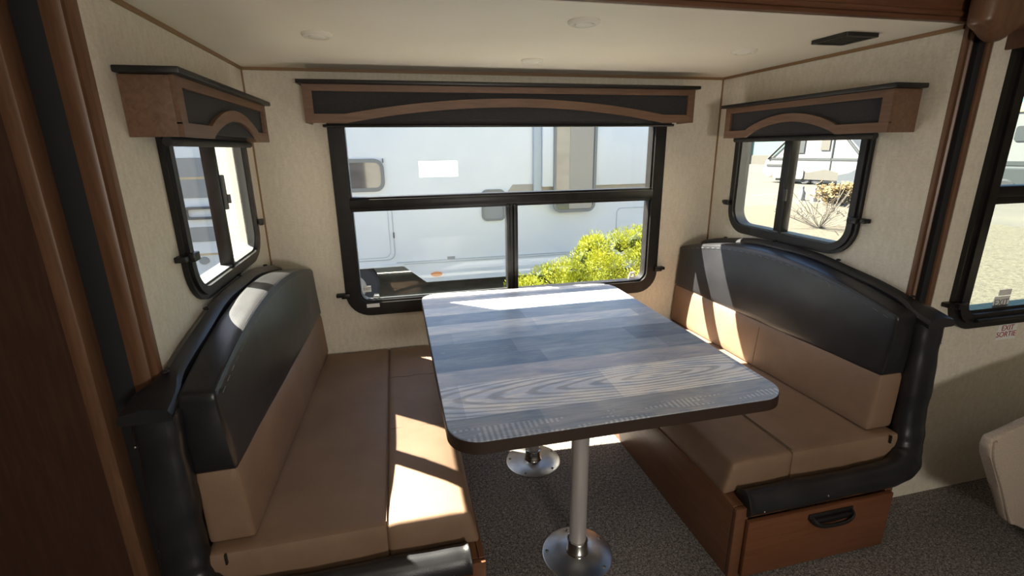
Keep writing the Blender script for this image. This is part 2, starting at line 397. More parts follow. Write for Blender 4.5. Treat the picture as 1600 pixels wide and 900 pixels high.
# casings of the opening: wood, black rubber seal, wood
def casing(side, n0):
    s = (lambda x: x) if side < 0 else (lambda x: W-x)
    def bx(name, x0, x1, y0, y1, z0, z1, m, bev=.004):
        a, b = sorted((s(x0), s(x1))); return tag(boxobj(name, (a, b, y0, y1, z0, z1), m, bev=bev), kind='structure')
    w1_, w2_, w3_ = (.062, .115, .150) if side < 0 else (.034, .060, .084)
    k = w1_/.062
    pts = [(a*k, b) for a, b in [(0,0), (.004,-.008), (.012,-.008), (.014,-.004), (.018,-.004), (.021,-.012), (.030,-.016), (.042,-.014), (.054,-.009), (.062,-.006)]]
    pp = [(s(-a), YF-.004+b) for a, b in pts] + [(s(-w1_), YF+.03), (s(-.036), YF+.03), (s(-.036), YF-.0006), (s(0), YF-.0006)]
    t = tag(newobj('trim_%d' % n0, prism(bmesh.new(), pp, 'z', 0, H+.02), 'casing_wood'), kind='structure')
    bx('trim_%d' % (n0+1), -w2_, -w1_, YF-(.004 if side < 0 else .026), YF+.012, 0, 2.0, 'black_rubber', .002)
    bx('trim_%d' % (n0+2), -w3_, -w2_, YM-(.022 if side < 0 else .003), YF+.02, 0, 1.99, 'casing_wood', .008)
casing(-1, 6); casing(1, 9)
# main room
tag(boxobj('wall_front_left', (-1.6, -.150, YM-.004, YM+.03, 0, 2.03), 'dark_panel_wood', smooth=False), kind='structure')
XW = (2.432, 3.25, .70, 1.62)
wall('wall_front_right', 'y', YM, YM+.04, 2.356, 5.2, 0, 2.03, [hole(XW)])
tag(boxobj('wall_far_right', (5.2, 5.24, -4.2, YM, 0, 2.03), 'wallpaper', smooth=False), kind='structure')
tag(boxobj('wall_far_left', (-1.64, -1.6, -4.2, YM, 0, 2.03), 'dark_panel_wood', smooth=False), kind='structure')
wall('wall_rear', 'y', -4.24, -4.2, -1.6, 5.2, 0, 2.03, [(.90, 1.40, .99, 1.21)])
tag(boxobj('ceiling_main', (-1.64, 5.24, -4.24, YF, 2.03, 2.06), 'ceiling_panel', smooth=False), kind='structure')
hd = tag(boxobj('trim_12', (-.15, 2.42, YF-.022, YF-.0005, H+.001, 2.03), 'casing_wood_horizontal', bev=.004), kind='structure')
o = boxobj('moulding', (-.06, 2.30, YF-.030, YF-.020, H+.012, H+.028), 'casing_wood_horizontal', bev=.006); o.parent = hd
o = boxobj('moulding', (-.06, 2.30, YF-.030, YF-.020, H+.065, H+.080), 'casing_wood_horizontal', bev=.005); o.parent = hd
# rounded corner cap where header and casing meet
t = thing('corner_cap', (2.29, YM-.03, H-.03), 'brown rounded plastic cap covering the top right corner of the slide-out casing', 'cap')
bm = bmesh.new()
def capwarp(p):
    x = p.x; lob = .018*math.cos((x-2.285)/.095*math.pi*1.35)
    z = p.z
    if z < 1.70: z -= lob*(1.70-z)/.07
    return (x, p.y, z)
pillow(bm, 2.20, 2.385, -1.225, -1.16, 1.632, 1.86, .028, (.0,.008,0), (16,6,20), capwarp, .002)
newobj('cap_shell', bm, 'casing_wood', t)
# upper valance above the exit window
t = thing('window_valance', (2.9, YM-.06, 1.60), 'dark brown box valance above the exit window at the right edge', 'valance')
boxobj('front_board', (2.40, 3.4, YM-.10, YM-.085, 1.605, 1.85), 'casing_wood_horizontal', t, bev=.003)
boxobj('end_board', (2.40, 2.412, YM-.085, YM-.002, 1.605, 1.85), 'casing_wood_horizontal', t, bev=.003)

# ---------------------------------------------------------------- windows
def frame_ring(bm, ax, u0, u1, v0, v1, r, d, t0, t1, rtop=.01):
    o_ = rrect(u0, u1, v0, v1, r, 8, (r, r, rtop, rtop)); ri = max(r-d, .008)
    i_ = rrect(u0+d, u1-d, v0+d, v1-d, ri, 8, (ri, ri, .006, .006)); return ringprism(bm, o_, i_, ax, t0, t1)
def latch(parent, ax, u, v, wall_c, inward, dirn=1):
    """egress clamp: flat tab with a knob, sticking out past the frame"""
    bm = bmesh.new(); a, b = sorted((wall_c, wall_c+inward*.030))
    if ax == 'y': box(bm, min(u, u+dirn*.055), max(u, u+dirn*.055), a+.0, b, v-.008, v+.008, .003)
    else: box(bm, a, b, min(u, u+dirn*.055), max(u, u+dirn*.055), v-.008, v+.008, .003)
    c = wall_c+inward*.034
    a, b = sorted((c-.008, c+.008))
    if ax == 'y': box(bm, min(u-dirn*.01, u+dirn*.03), max(u-dirn*.01, u+dirn*.03), a, b, v-.012, v+.012, .003)
    else: box(bm, a, b, min(u-dirn*.01, u+dirn*.03), max(u-dirn*.01, u+dirn*.03), v-.012, v+.012, .003)
    return newobj('latch', bm, 'window_black', parent)
# back window
w1 = tag(newobj('window_1', frame_ring(bmesh.new(), 'y', *BW, .115, .050, -.016, 0), 'window_black'), kind='structure')
bm = bmesh.new(); frame_ring(bm, 'y', BW[0]+.022, BW[1]-.022, BW[2]+.022, BW[3]-.01, .095, .042, -.024, .03); newobj('window_frame', bm, 'window_black', w1)
bm = bmesh.new(); frame_ring(bm, 'y', BW[0]+.058, BW[1]-.058, BW[2]+.058, BW[3]-.03, .062, .014, -.008, .042); newobj('window_frame', bm, 'window_black', w1)
bm = bmesh.new(); box(bm, .372, 1.898, -.026, .034, 1.080, 1.122, .004); box(bm, .372, 1.898, -.016, .034, 1.066, 1.082, .003); box(bm, .372, 1.898, -.016, .034, 1.12, 1.132, .003); newobj('transom_bar', bm, 'window_black', w1)
bm = bmesh.new(); box(bm, 1.111, 1.131, -.018, .034, .62, 1.070, .003); box(bm, 1.145, 1.166, -.022, .034, .62, 1.072, .003); box(bm, 1.129, 1.148, -.010, .034, .62, 1.07, .002); newobj('mullion', bm, 'window_black', w1)
for a in (1.119, 1.152): boxobj('mullion_clip', (a-.009, a+.009, -.028, -.014, 1.062, 1.076), 'window_black', w1, bev=.002)
for d in ((.38, 1.89, .018, .021, 1.10, 1.53), (.38, 1.12, .022, .025, .63, 1.09), (1.15, 1.89, .012, .015, .63, 1.09)): boxobj('pane', d, 'window_glass', w1, smooth=False)
latch(w1, 'y', .325, .672, 0, -1, -1); latch(w1, 'y', 1.945, .692, 0, -1, 1)
# thin screen track along the sill
boxobj('screen_track', (.40, 1.12, .006, .012, .634, .640), 'window_gray', w1)
def side_window(name, s):
    xx = (lambda a: a) if s < 0 else (lambda a: W-a)
    def rg(a, b): return tuple(sorted((xx(a), xx(b))))
    r1 = tag(newobj(name, frame_ring(bmesh.new(), 'x', *SW, .12, .034, *rg(0, .014)), 'window_black'), kind='structure')
    newobj('window_frame', frame_ring(bmesh.new(), 'x', SW[0]+.014, SW[1]-.014, SW[2]+.014, SW[3]-.01, .106, .026, *rg(-.03, .022)), 'window_black', r1)
    newobj('window_frame', frame_ring(bmesh.new(), 'x', SW[0]+.037, SW[1]-.037, SW[2]+.037, SW[3]-.03, .083, .009, *rg(-.045, .008)), 'window_gray', r1)
    ym = -.505
    bm = bmesh.new(); box(bm, *rg(-.03, .012), ym-.028, ym-.012, .955, 1.43, .002); box(bm, *rg(-.035, .0), ym+.012, ym+.030, .955, 1.43, .002); newobj('mullion', bm, 'window_black', r1)
    boxobj('sash_stile', (*rg(-.026, .003), ym-.014, ym+.014, .95, 1.43), 'window_gray' if s < 0 else 'window_black', r1, bev=.002)
    boxobj('pane', (*rg(-.022, -.019), SW[0]+.04, ym, .955, 1.43), 'window_glass', r1, smooth=False)
    boxobj('pane', (*rg(-.030, -.027), ym, SW[1]-.04, .955, 1.43), 'window_glass', r1, smooth=False)
    if s < 0:
        boxobj('insect_screen', (*rg(-.016, -.015), ym+.02, SW[1]-.055, .96, 1.43), 'insect_screen', r1, smooth=False)
        bm = bmesh.new(); box(bm, *rg(.0, .014), ym-.016, ym+.016, 1.15, 1.165, .002); box(bm, *rg(.0, .014), ym-.016, ym+.016, 1.25, 1.265, .002); box(bm, *rg(.010, .022), ym-.014, ym+.002, 1.15, 1.265, .003); box(bm, *rg(.014, .03), ym+.0, ym+.008, 1.17, 1.20, .002); lt = newobj('sash_latch', bm, 'window_gray', r1)
        for z in (1.1575, 1.2575):
            bmm = bmesh.new(); bmesh.ops.create_uvsphere(bmm, u_segments=8, v_segments=6, radius=.004); bmesh.ops.translate(bmm, verts=bmm.verts, vec=(xx(.0145), ym+.008, z)); newobj('screw', bmm, 'screw_metal', lt)
    else:
        for y, z in ((-.55, .935), (-.72, .935), (-.30, .935)):
            bmm = bmesh.new(); bmesh.ops.create_uvsphere(bmm, u_segments=8, v_segments=6, radius=.005); bmesh.ops.translate(bmm, verts=bmm.verts, vec=(xx(.0145), y, z)); newobj('screw', bmm, 'black_paint', r1)
        boxobj('sash_latch', (*rg(.004, .018), ym-.03, ym-.016, 1.10, 1.15), 'black_paint', r1, bev=.002)
    i = 1 if s < 0 else -1
    latch(r1, 'x', SW[0]+.015, 1.065, xx(0), i, -1); latch(r1, 'x', SW[1]-.02, 1.060, xx(0), i, 1)
    return r1
w2 = side_window('window_2', -1); w3 = side_window('window_3', 1)
# the exit window of the main wall
w4 = tag(newobj('window_4', frame_ring(bmesh.new(), 'y', *XW, .10, .045, YM-.016, YM), 'window_black'), kind='structure')
newobj('window_frame', frame_ring(bmesh.new(), 'y', XW[0]+.022, XW[1]-.022, XW[2]+.022, XW[3]-.01, .08, .036, YM-.026, YM+.03), 'window_black', w4)
newobj('window_frame', frame_ring(bmesh.new(), 'y', XW[0]+.055, XW[1]-.055, XW[2]+.055, XW[3]-.03, .05, .012, YM-.008, YM+.04), 'window_black', w4)
bm = bmesh.new(); box(bm, XW[0]+.06, XW[1]-.06, YM-.02, YM+.03, 1.165, 1.20, .003); box(bm, XW[0]+.06, XW[1]-.06, YM-.012, YM+.03, 1.14, 1.166, .003); newobj('transom_bar', bm, 'window_black', w4)
for d in ((XW[0]+.06, XW[1]-.06, YM+.018, YM+.021, 1.18, 1.60), (XW[0]+.06, XW[1]-.06, YM+.012, YM+.015, .742, 1.16)): boxobj('pane', d, 'tinted_glass', w4, smooth=False)
latch(w4, 'y', XW[0]+.02, .80, YM, -1, -1)
boxobj('sill_lip', (XW[0]+.10, XW[1]-.10, YM-.04, YM-.024, .728, .742), 'window_black', w4, bev=.003)

# stickers
def sticker(name, dims, label, cat='sticker'):
    t = thing(name, ((dims[0]+dims[1])/2, dims[2], dims[4]), label, cat); boxobj('paper', dims, 'sticker_white', t, smooth=False); return t
t = sticker('exit_sign', (2.705, 2.80, YM-.0015, YM-.0003, .632, .692), 'white exit sticker with red lettering on the wall below the right window', 'sign')
text_obj('lettering', 'EXIT\nSORTIE', .030, (2.752, YM-.0018, .668), (math.radians(90),0,0), 'red_print', t)
t = sticker('window_label', (2.665, 2.74, YM+.0105, YM+.0118, .757, .80), 'white label with grey lettering on the lower pane of the exit window', 'sticker')
boxobj('paper', (2.68, 2.74, YM+.0105, YM+.0118, .803, .825), 'sticker_white', t, smooth=False)
text_obj('lettering', 'EXIT', .034, (2.702, YM+.010, .766), (math.radians(90),0,0), 'gray_print', t)
def clip(loc, label):
    t = thing('pane_clip', loc, label, 'clip'); bm = bmesh.new(); x, y, z = loc
    pts_o = [(x-.022, z), (x+.022, z), (x+.012, z+.036), (x-.012, z+.036)]; pts_i = [(x-.009, z+.012), (x+.009, z+.012), (x+.005, z+.026), (x-.005, z+.026)]
    ringprism(bm, pts_o, pts_i, 'y', y-.004, y); newobj('tab', bm, 'sticker_white', t)
clip((.452, .011, .618), 'white triangular clip on the lower left corner of the back window')
clip((1.822, .011, .638), 'white triangular clip on the lower right corner of the back window')
t = sticker('window_label', (1.50, 1.565, -.0265, -.025, .606, .630), 'small printed white label on the back window sill above the table')
for k in range(3): boxobj('print_line', (1.506, 1.559, -.0272, -.0266, .611+k*.006, .6125+k*.006), 'gray_print', t, smooth=False)
sticker('window_label', (.405, .465, -.0265, -.025, .604, .622), 'small white label under the left clip on the back window frame')
t = sticker('window_label', (.392, .43, .0205, .0215, .67, .70), 'faint label with grey exit lettering on the lower left pane of the back window')
text_obj('lettering', 'EXIT', .017, (.411, .0203, .680), (math.radians(90),0,0), 'gray_print', t)

# ---------------------------------------------------------------- valances
def valance(name, L, z0, z1, depth, a0, a1, top_c, place, m, label, ends=(1,1)):
    """built flat: u along the length 0..L, d depth, z; place maps (u,d,z) to world"""
    t = thing(name, place(L/2, 0, z0), label, 'valance')
    def done(nm, bm, mm):
        for v in bm.verts: v.co = Vector(place(*v.co))
        return newobj(nm, bm, mm, t, smooth=True)
    rail = .026*(z1-z0)/.15; st = .036
    ar = .036*(z1-z0)/.15
    def arch(u, low, high):
        if u <= a0 or u >= a1: return low
        q = (u-a0)/(a1-a0); return low+(high-low)*math.sin(math.pi*q)**.8 if not flatarc else low+(high-low)*(1-(2*q-1)**2)
    flatarc = (a1-a0) > 1.0
    n = 48; us = [L*k/n for k in range(n+1)]; us = sorted(set(us+[a0, a1, st, L-st]))
    lowb = lambda u: arch(u, z0, top_c-ar); lowt = lambda u: arch(u, z0+ar, top_c)
    # front frame: closed strip for bottom arch rail, plus stiles and top rail
    bm = bmesh.new()
    for a, b in zip(us, us[1:]):
        for (f0, f1) in ((lowb, lowt),):
            v = [bm.verts.new(p) for p in ((a, depth-.012, f0(a)), (b, depth-.012, f0(b)), (b, depth-.012, f1(b)), (a, depth-.012, f1(a)), (a, depth, f0(a)), (b, depth, f0(b)), (b, depth, f1(b)), (a, depth, f1(a)))]
            for q in ((0,1,2,3), (4,7,6,5), (0,4,5,1), (3,2,6,7)): bm.faces.new([v[i] for i in q])
    for u_ in (0, L): bm.faces.new([bm.verts.new(p) for p in ((u_, depth-.012, lowb(u_)), (u_, depth, lowb(u_)), (u_, depth, lowt(u_)), (u_, depth-.012, lowt(u_)))])
    bmesh.ops.remove_doubles(bm, verts=bm.verts, dist=1e-5)
    box(bm, 0, st, depth-.012, depth-.0005, z0+ar*.9, z1); box(bm, L-st, L, depth-.012, depth-.0005, z0+ar*.9, z1); box(bm, st, L-st, depth-.012, depth-.0005, z1-rail, z1)
    done('wood_frame', bm, m)
    done('fabric_panel', box(bmesh.new(), .006, L-.006, depth-.020, depth-.013, z0+.012, z1-.003), 'black_fabric')
    for u0, u1 in ((0, .012), (L-.012, L)):
        done('end_board', box(bmesh.new(), u0, u1, .001, depth-.0122, z0, z1, .0015), m)
    done('cap_board', box(bmesh.new(), -.018, L+.018, .001, depth+.018, z1+.001, z1+.016, .003), 'black_paint')
    return t
valance('window_valance', 1.785, 1.450, 1.600, .13, .16, 1.625, 1.552, lambda u, d, z: (.245+u, -d, z), 'valance_wood', 'long wooden valance with arched lower rail above the wide back window')
valance('window_valance', .83, 1.374, 1.508, .115, .20, .68, 1.462, lambda u, d, z: (d, -1.035+u, z), 'valance_wood_side', 'short wooden arched valance above the left side window')
valance('window_valance', .83, 1.374, 1.508, .115, .20, .68, 1.462, lambda u, d, z: (W-d, -1.035+u, z), 'valance_wood_side', 'short wooden arched valance above the right side window')
# roller shades tucked in the valances
def shade(place, L, zroll, label, group=None):
    t = thing('roller_shade', place(L/2, .05, zroll), label, 'shade')
    bm = bmesh.new(); sweep(bm, [place(0, .06, zroll), place(L, .06, zroll)], circ(.026, 20)); newobj('roller', bm, 'shade_fabric', t)
    return t
t = shade(lambda u, d, z: (.31+u, -d, z), 1.66, 1.50, 'dark roller shade rolled up under the long valance of the back window')
bm = bmesh.new(); box(bm, .315, 1.965, -.050, -.036, 1.446, 1.53, .003); newobj('shade_cloth', bm, 'shade_fabric', t)
bm = bmesh.new(); box(bm, .30, 1.975, -.056, -.030, 1.436, 1.448, .004); newobj('hem_bar', bm, 'black_paint', t)
for nm, s in (('left', 0), ('right', 1)):
    pl = (lambda u, d, z: (d, -.93+u, z)) if s == 0 else (lambda u, d, z: (W-d, -.93+u, z))
    t = shade(pl, .72, 1.42, 'dark roller shade rolled up under the %s side valance' % nm)
    bm = bmesh.new()
    sweep(bm, [pl(.0, .035, 1.366), pl(.74, .035, 1.366)], circ(.012, 14)); newobj('hem_bar', bm, 'shade_fabric', t)
    bm = bmesh.new(); a = pl(0.01, .030, 1.37); b = pl(.73, .036, 1.43); box(bm, min(a[0], b[0]), max(a[0], b[0]), a[1], b[1], a[2], b[2]); newobj('shade_cloth', bm, 'shade_fabric', t)

# ---------------------------------------------------------------- ceiling fittings
for x, y, lb in ((.39, -.67, 'round cream puck light on the slide-out ceiling, leftmost of the four'), (1.127, -.955, 'round cream puck light on the ceiling nearest to the header trim'),
                 (1.151, -.34, 'small round puck light on the ceiling closest to the back window valance'), (1.876, -.655, 'round cream puck light on the ceiling nearest to the right wall')):
    t = thing('ceiling_light', (x, y, H), lb, 'ceiling light', 'puck lights on the slide-out ceiling')
    R_ = .045
    newobj('bezel', lathe(bmesh.new(), [(R_, 0), (R_, -.004), (R_-.004, -.009), (R_-.012, -.011), (R_-.018, -.007)], (x, y, H)), 'white_plastic', t)
    newobj('diffuser', lathe(bmesh.new(), [(R_-.019, -.001), (R_-.019, -.010), (R_-.024, -.013), (.004, -.014)], (x, y, H)), 'white_plastic', t)
t = thing('air_vent', (2.06, -.915, H), 'black rectangular air vent on the ceiling near the right wall', 'vent')
# a four-sided register seen edge-on
a_, b2, c_, d_ = Vector((1.99,-.885)), Vector((2.125,-.835)), Vector((2.10,-.965)), Vector((1.975,-.985))
def quad_frame(bm, P, z0, z1): prism(bm, [tuple(p) for p in P], 'z', z0, z1)
bm = bmesh.new(); bx0, bx1, by0, by1 = 1.985, 2.115, -.985, -.845
ringprism(bm, rrect(bx0, bx1, by0, by1, .008, 3), rrect(bx0+.014, bx1-.014, by0+.014, by1-.014, .004, 3), 'z', H-.012, H-.0005); newobj('vent_frame', bm, 'black_paint', t)
for k in range(7):
    y = by0+.022+k*.016; bm = bmesh.new(); box(bm, bx0+.013, bx1-.013, y, y+.009, H-.010, H-.004); newobj('slat', bm, 'black_paint', t)
boxobj('backing', (bx0+.01, bx1-.01, by0+.01, by1-.01, H-.002, H-.0005), 'black_rubber', t)

# ---------------------------------------------------------------- dinette benches
def bench(side):
    s = (lambda x: x) if side < 0 else (lambda x: W-x)
    nm = 'left' if side < 0 else 'right'
    def flip(bm):
        if side > 0:
            for v in bm.verts: v.co.x = W-v.co.x
        return bm
    def part(name, bm, m, par): return newobj(name, flip(bm), m, par)
    t = thing('dinette_bench', (s(.4), -.65, 0), '%s bench base of reddish brown wood edged with padded black vinyl' % nm, 'bench')
    Xo = .744
    part('side_panel', box(bmesh.new(), Xo-.016, Xo, -1.300, -.004, 0, .265, .001), 'cabinet_wood_side', t)
    part('face_frame', box(box(box(bmesh.new(), Xo-.045, Xo, -1.316, -1.301, 0, .262, .001), .135, .165, -1.316, -1.301, 0, .262, .001), .165, Xo-.045, -1.316, -1.301, .225, .262, .001), 'cabinet_wood_side', t)
    part('bench_deck', box(bmesh.new(), .06, Xo-.018, -1.298, -.004, .245, .263), 'cabinet_wood_side', t)
    part('end_panel', box(bmesh.new(), .14, .15, -1.300, -1.16, 0, .26), 'cabinet_wood', t)
    dr = part('drawer_front', box(bmesh.new(), .150, Xo-.036, -1.334, -1.317, .012, .222, .003), 'cabinet_wood', t)
    # cup pull
    bm = bmesh.new(); cx = .402; hw = .078
    pth = smoothpath([(cx-hw, -1.334, .196), (cx-hw+.006, -1.352, .186), (cx-hw*.6, -1.358, .175), (cx, -1.359, .172), (cx+hw*.6, -1.358, .175), (cx+hw-.006, -1.352, .186), (cx+hw, -1.334, .196)], 5)
    sweep(bm, pth, [(a*.7, b*1.3) for a, b in circ(.009, 10)]); box(bm, cx-hw-.008, cx+hw+.008, -1.340, -1.3342, .186, .208, .003)
    box(bm, cx-hw+.01, cx+hw-.01, -1.352, -1.338, .178, .196, .004)
    h = part('handle', bm, 'black_paint', dr)
    for k in (-1, 1):
        bm = bmesh.new(); bmesh.ops.create_uvsphere(bm, u_segments=8, v_segments=6, radius=.005); bmesh.ops.translate(bm, verts=bm.verts, vec=(cx+k*hw, -1.341, .197)); part('screw', bm, 'screw_metal', dr)
    # padded vinyl: flared top pad along the wall, upright and horizontal roll as one bolster
    def zt(y):                      # arc height of the back
        q = (y+.60)/.62; return .905-.095*q*q
    bm = bmesh.new(); st = 40; rings = []
    for i in range(st+1):
        y = -.012-(1.245)*i/st; q = max(0, (-y-1.14)/.07); q = min(1, q); q = q*q*(3-2*q)
        xi = .052+.012*q+.0025*math.sin(i*.45); xo = .003-.050*q; z = zt(y)+.0018*math.sin(i*.6)-.012*q
        rings.append([bm.verts.new(p) for p in ((xo, y, z-.045+.027*q), (xo, y, z-.006), (xo+.008, y, z+.004), ((xo+xi)/2, y, z+.014), (xi-.008, y, z+.006), (xi, y, z-.006), (xi-.004, y, z-.08+.060*q), (xo+.01, y, z-.08+.060*q))])
    for a, b in zip(rings, rings[1:]):
        for j in range(8): bm.faces.new((a[j], a[(j+1)%8], b[(j+1)%8], b[j]))
    bm.faces.new(rings[0]); bm.faces.new(rings[-1][::-1]); tp = part('top_pad', bm, 'black_vinyl', t)
    for y in (-.18, -.52, -.86, -1.16):
        bm = bmesh.new(); bmesh.ops.create_uvsphere(bm, u_segments=12, v_segments=8, radius=.009); bmesh.ops.scale(bm, vec=(1,1,.5), verts=bm.verts)
        bmesh.ops.translate(bm, verts=bm.verts, vec=(.022, y, zt(y)+.016)); part('button', bm, 'black_paint', tp)
    part('back_board', box(bmesh.new(), .004, .046, -1.20, -.01, .265, .79, .004), 'black_vinyl', t)
    bm = bmesh.new()
    pth = smoothpath([(.014, -1.216, .782), (.014, -1.220, .70), (.012, -1.226, .55), (.012, -1.232, .42), (.018, -1.246, .335), (.05, -1.272, .290), (.12, -1.290, .268), (.25, -1.292, .262), (.45, -1.292, .262), (.66, -1.292, .262), (.706, -1.290, .262)], 8)
    def sec(f):
        wv = 1+.035*math.sin(f*40)+.02*math.sin(f*93)
        if f > .5: k = min(1, (f-.5)/.16)
        else: k = 0
        a = .050*(1-k)+.040*k; b = .036*(1-k)+.038*k
        e = min(1, .55+(1-f)*30, .6+f*20)
        return [(math.copysign(abs(math.cos(q))**.75, math.cos(q))*b*wv*e, math.copysign(abs(math.sin(q))**.75, math.sin(q))*a*wv*e) for q in [2*math.pi*j/16 for j in range(16)]]
    sweep(bm, pth, sec, up=(1,0,0)); bo = part('bolster', bm, 'black_vinyl', t)
    for p in ((.655, -1.330, .25), (.42, -1.3305, .262), (.15, -1.328, .262), (-.034, -1.238, .70), (-.034, -1.246, .42)):
        bm = bmesh.new(); bmesh.ops.create_uvsphere(bm, u_segments=8, v_segments=6, radius=.0045); bmesh.ops.translate(bm, verts=bm.verts, vec=p); part('screw', bm, 'screw_metal', bo)
    # seat cushion
    q = thing('seat_cushion', (s(.38), -.62, .266), 'tan suede seat cushion on the %s dinette bench' % nm, 'cushion')
    part('cover_panel', pillow(bmesh.new(), .055, .492, -1.246, -.012, .266, .3775, .010, (0,.004,.004), (16,44,6), None, .0035, 3+side), 'tan_suede', q)
    part('cover_panel', pillow(bmesh.new(), .490, .742, -1.247, -.012, .266, .377, .013, (.006,.004,.003), (12,44,6), lambda p: (p.x-max(0,p.x-.66)/.08*.024*(p.z-.266)/.11, p.y, p.z-max(0,p.x-.66)/.08*.006), .003, 8+side), 'tan_suede', q)
    bm = bmesh.new(); sweep(bm, [(.491, -1.236+1.21*k/30, .3795+.001*math.sin(k)) for k in range(31)], circ(.0016, 6)); part('seam', bm, 'seam_thread', q)
    for yy in (-.36, -.78):
        bm = bmesh.new(); sweep(bm, [(.50+.21*k/14, yy+.004*math.sin(k), .3795) for k in range(15)], circ(.0009, 6)); part('seam', bm, 'seam_thread', q)
    bm = bmesh.new(); box(bm, .100, .105, -1.255, -1.246, .35, .378, .001); part('zip_pull', bm, 'black_paint', q)
    # backrest: tan lower band, black arched top
    q = thing('backrest_cushion', (s(.12), -.61, .385), 'arched backrest cushion of the %s bench, black vinyl above a tan band' % nm, 'cushion')
    zb = .592
    def lean(p, z):
        k = (z-.38)/.50; g = (p.x-.055)/.15; return p.x-(.034*k)*g-.040*(-p.y/1.21)*g
    def wl(p): return (lean(p, p.z), p.y, p.z)
    def wu(p):
        f = (p.z-zb)/.30; z = zb+f*(zt(p.y)-zb-.012); return (lean(p, z), p.y, z)
    part('lower_band', pillow(bmesh.new(), .055, .206, -1.212, -.012,   .383, zb, .013, (.010,.006,0), (8,44,8), wl, .003, 5), 'tan_suede', q)
    part('upper_panel', pillow(bmesh.new(), .055, .208, -1.214, -.010, zb-.004, zb+.30, .012, (.012,.008,.004), (10,48,14), wu, .0035, 2), 'black_vinyl', q)
    # piping along the top front edge and round the end
    def fr(y, z, off=.0): return (lean(Vector((.206, y, z)), z)+off, y, z)
    bm = bmesh.new(); pth = [fr(-1.205+1.18*k/40, zt(-1.205+1.18*k/40)-.0145, -.003) for k in range(41)]; sweep(bm, pth, circ(.0028, 8)); part('piping', bm, 'black_vinyl', q)
    bm = bmesh.new(); pth = [(lean(Vector((.2115, y, zt(y)-.03)), zt(y)-.03)+.0045, y, zt(y)-.030) for y in [-1.19+1.16*k/60 for k in range(61)]]
    for a, b in zip(pth[::2], pth[1::2]): sweep(bm, [a, b], circ(.0008, 5))
    part('stitching', bm, 'grey_thread', q)
    if side > 0:
        bm = bmesh.new(); sweep(bm, [(lean(Vector((.217, 0, z)), z), -.70, z) for z in [.392+.19*k/10 for k in range(11)]], circ(.0012, 6)); part('seam', bm, 'seam_thread', q)
bench(-1); bench(1)

# ---------------------------------------------------------------- table
TZ = .680
P4 = [(.660, -.112), (1.618, -.198), (1.583, -1.384), (.664, -1.380)]     # far left, far right, near right, near left
# squared up: a rectangle slightly turned
tx0, tx1, ty0, ty1 = .660, 1.600, -1.382, -.155
table = thing('dinette_table', (1.13, -.80, 0), 'rectangular dinette table with weathered grey-blue plank print top on two metal posts', 'table')
def outline(x0, x1, y0, y1, r): return rrect(x0, x1, y0, y1, r, 10)
def skew(p):
    x, y = p; fx = (x-tx0)/(tx1-tx0); fy = (y-ty0)/(ty1-ty0)
    return x, y+.030*(.5-fx)*fy*1.6
bm = bmesh.new(); prism(bm, [skew(p) for p in outline(tx0+.002, tx1-.002, ty0+.002, ty1-.002, .083)], 'z', TZ-.004, TZ); newobj('table_top', bm, 'table_laminate', table, smooth=True)
bm = bmesh.new(); prism(bm, [skew(p) for p in outline(tx0, tx1, ty0, ty1, .085)], 'z', TZ-.036, TZ-.0045)
newobj('edge_band', bm, 'table_edge', table)
for i, (px, py) in enumerate(((1.094, -1.104), (1.088, -.572))):
    lg = bpy.data.objects.new('leg', None); C.objects.link(lg); lg.location = Vector((px, py, 0))-table.location; lg.parent = table
    def lp(name, bm, m):
        o = newobj(name, bm, m); o.parent = lg; o.location = (0,0,0); return o
    R_ = .119
    lp('base_plate', lathe(bmesh.new(), [(R_, .0), (R_, .004), (R_-.004, .006), (.060, .013), (.040, .0165)], n=64), 'brushed_steel')
    lp('collar', lathe(bmesh.new(), [(.041, .014), (.036, .020), (.0355, .026), (.0325, .058), (.0345, .060), (.0345, .065), (.0290, .066)], n=48), 'chrome')
    lp('post', lathe(bmesh.new(), [(.0280, .030), (.0280, TZ-.037)], n=48), 'pole_metal')
    lp('top_socket', lathe(bmesh.new(), [(.032, TZ-.075), (.034, TZ-.045), (.08, TZ-.041), (.08, TZ-.0365)], n=48), 'brushed_steel')
    for k in range(5):
        a = math.radians(20+72*k); lp('screw', lathe(bmesh.new(), [(.0055, .006), (.0055, .0085), (.003, .0105)], ((R_-.016)*math.cos(a), (R_-.016)*math.sin(a), .001), 12), 'screw_metal')

# ---------------------------------------------------------------- armchair at the right edge
t = thing('armchair', (2.5, -1.55, 0), 'beige upholstered armchair corner showing at the right edge of the picture', 'armchair')
op = [(2.195,.520), (2.31,.545), (2.50,.590), (2.78,.64), (2.78,.02), (2.60,.07), (2.47,.140), (2.385,.182), (2.365,.20), (2.28,.34), (2.208,.455), (2.190,.49)]
bm = prism(bmesh.new(), op, 'y', -1.50, -1.472); bmesh.ops.bevel(bm, geom=list(bm.edges), offset=.008, segments=3, affect='EDGES', profile=.5); newobj('arm_panel', bm, 'beige_upholstery', t)
newobj('piping', sweep(bmesh.new(), smoothpath([(2.205, -1.501, .512), (2.222, -1.502, .45), (2.288, -1.502, .345), (2.372, -1.502, .205), (2.39, -1.502, .192)], 6), circ(.006, 8)), 'beige_upholstery', t)
newobj('seat', pillow(bmesh.new(), 2.45, 3.05, -1.95, -1.51, .24, .44, .04, (0,.01,.01), (14,10,8), None, .003, 4), 'beige_upholstery', t)
newobj('backrest', pillow(bmesh.new(), 2.90, 3.10, -1.96, -1.50, .30, 1.02, .05, (.01,.01,0), (8,10,16), None, .003, 6), 'beige_upholstery', t)
boxobj('base', (2.55, 2.95, -1.90, -1.56, .0, .24), 'black_paint', t, bev=.02)
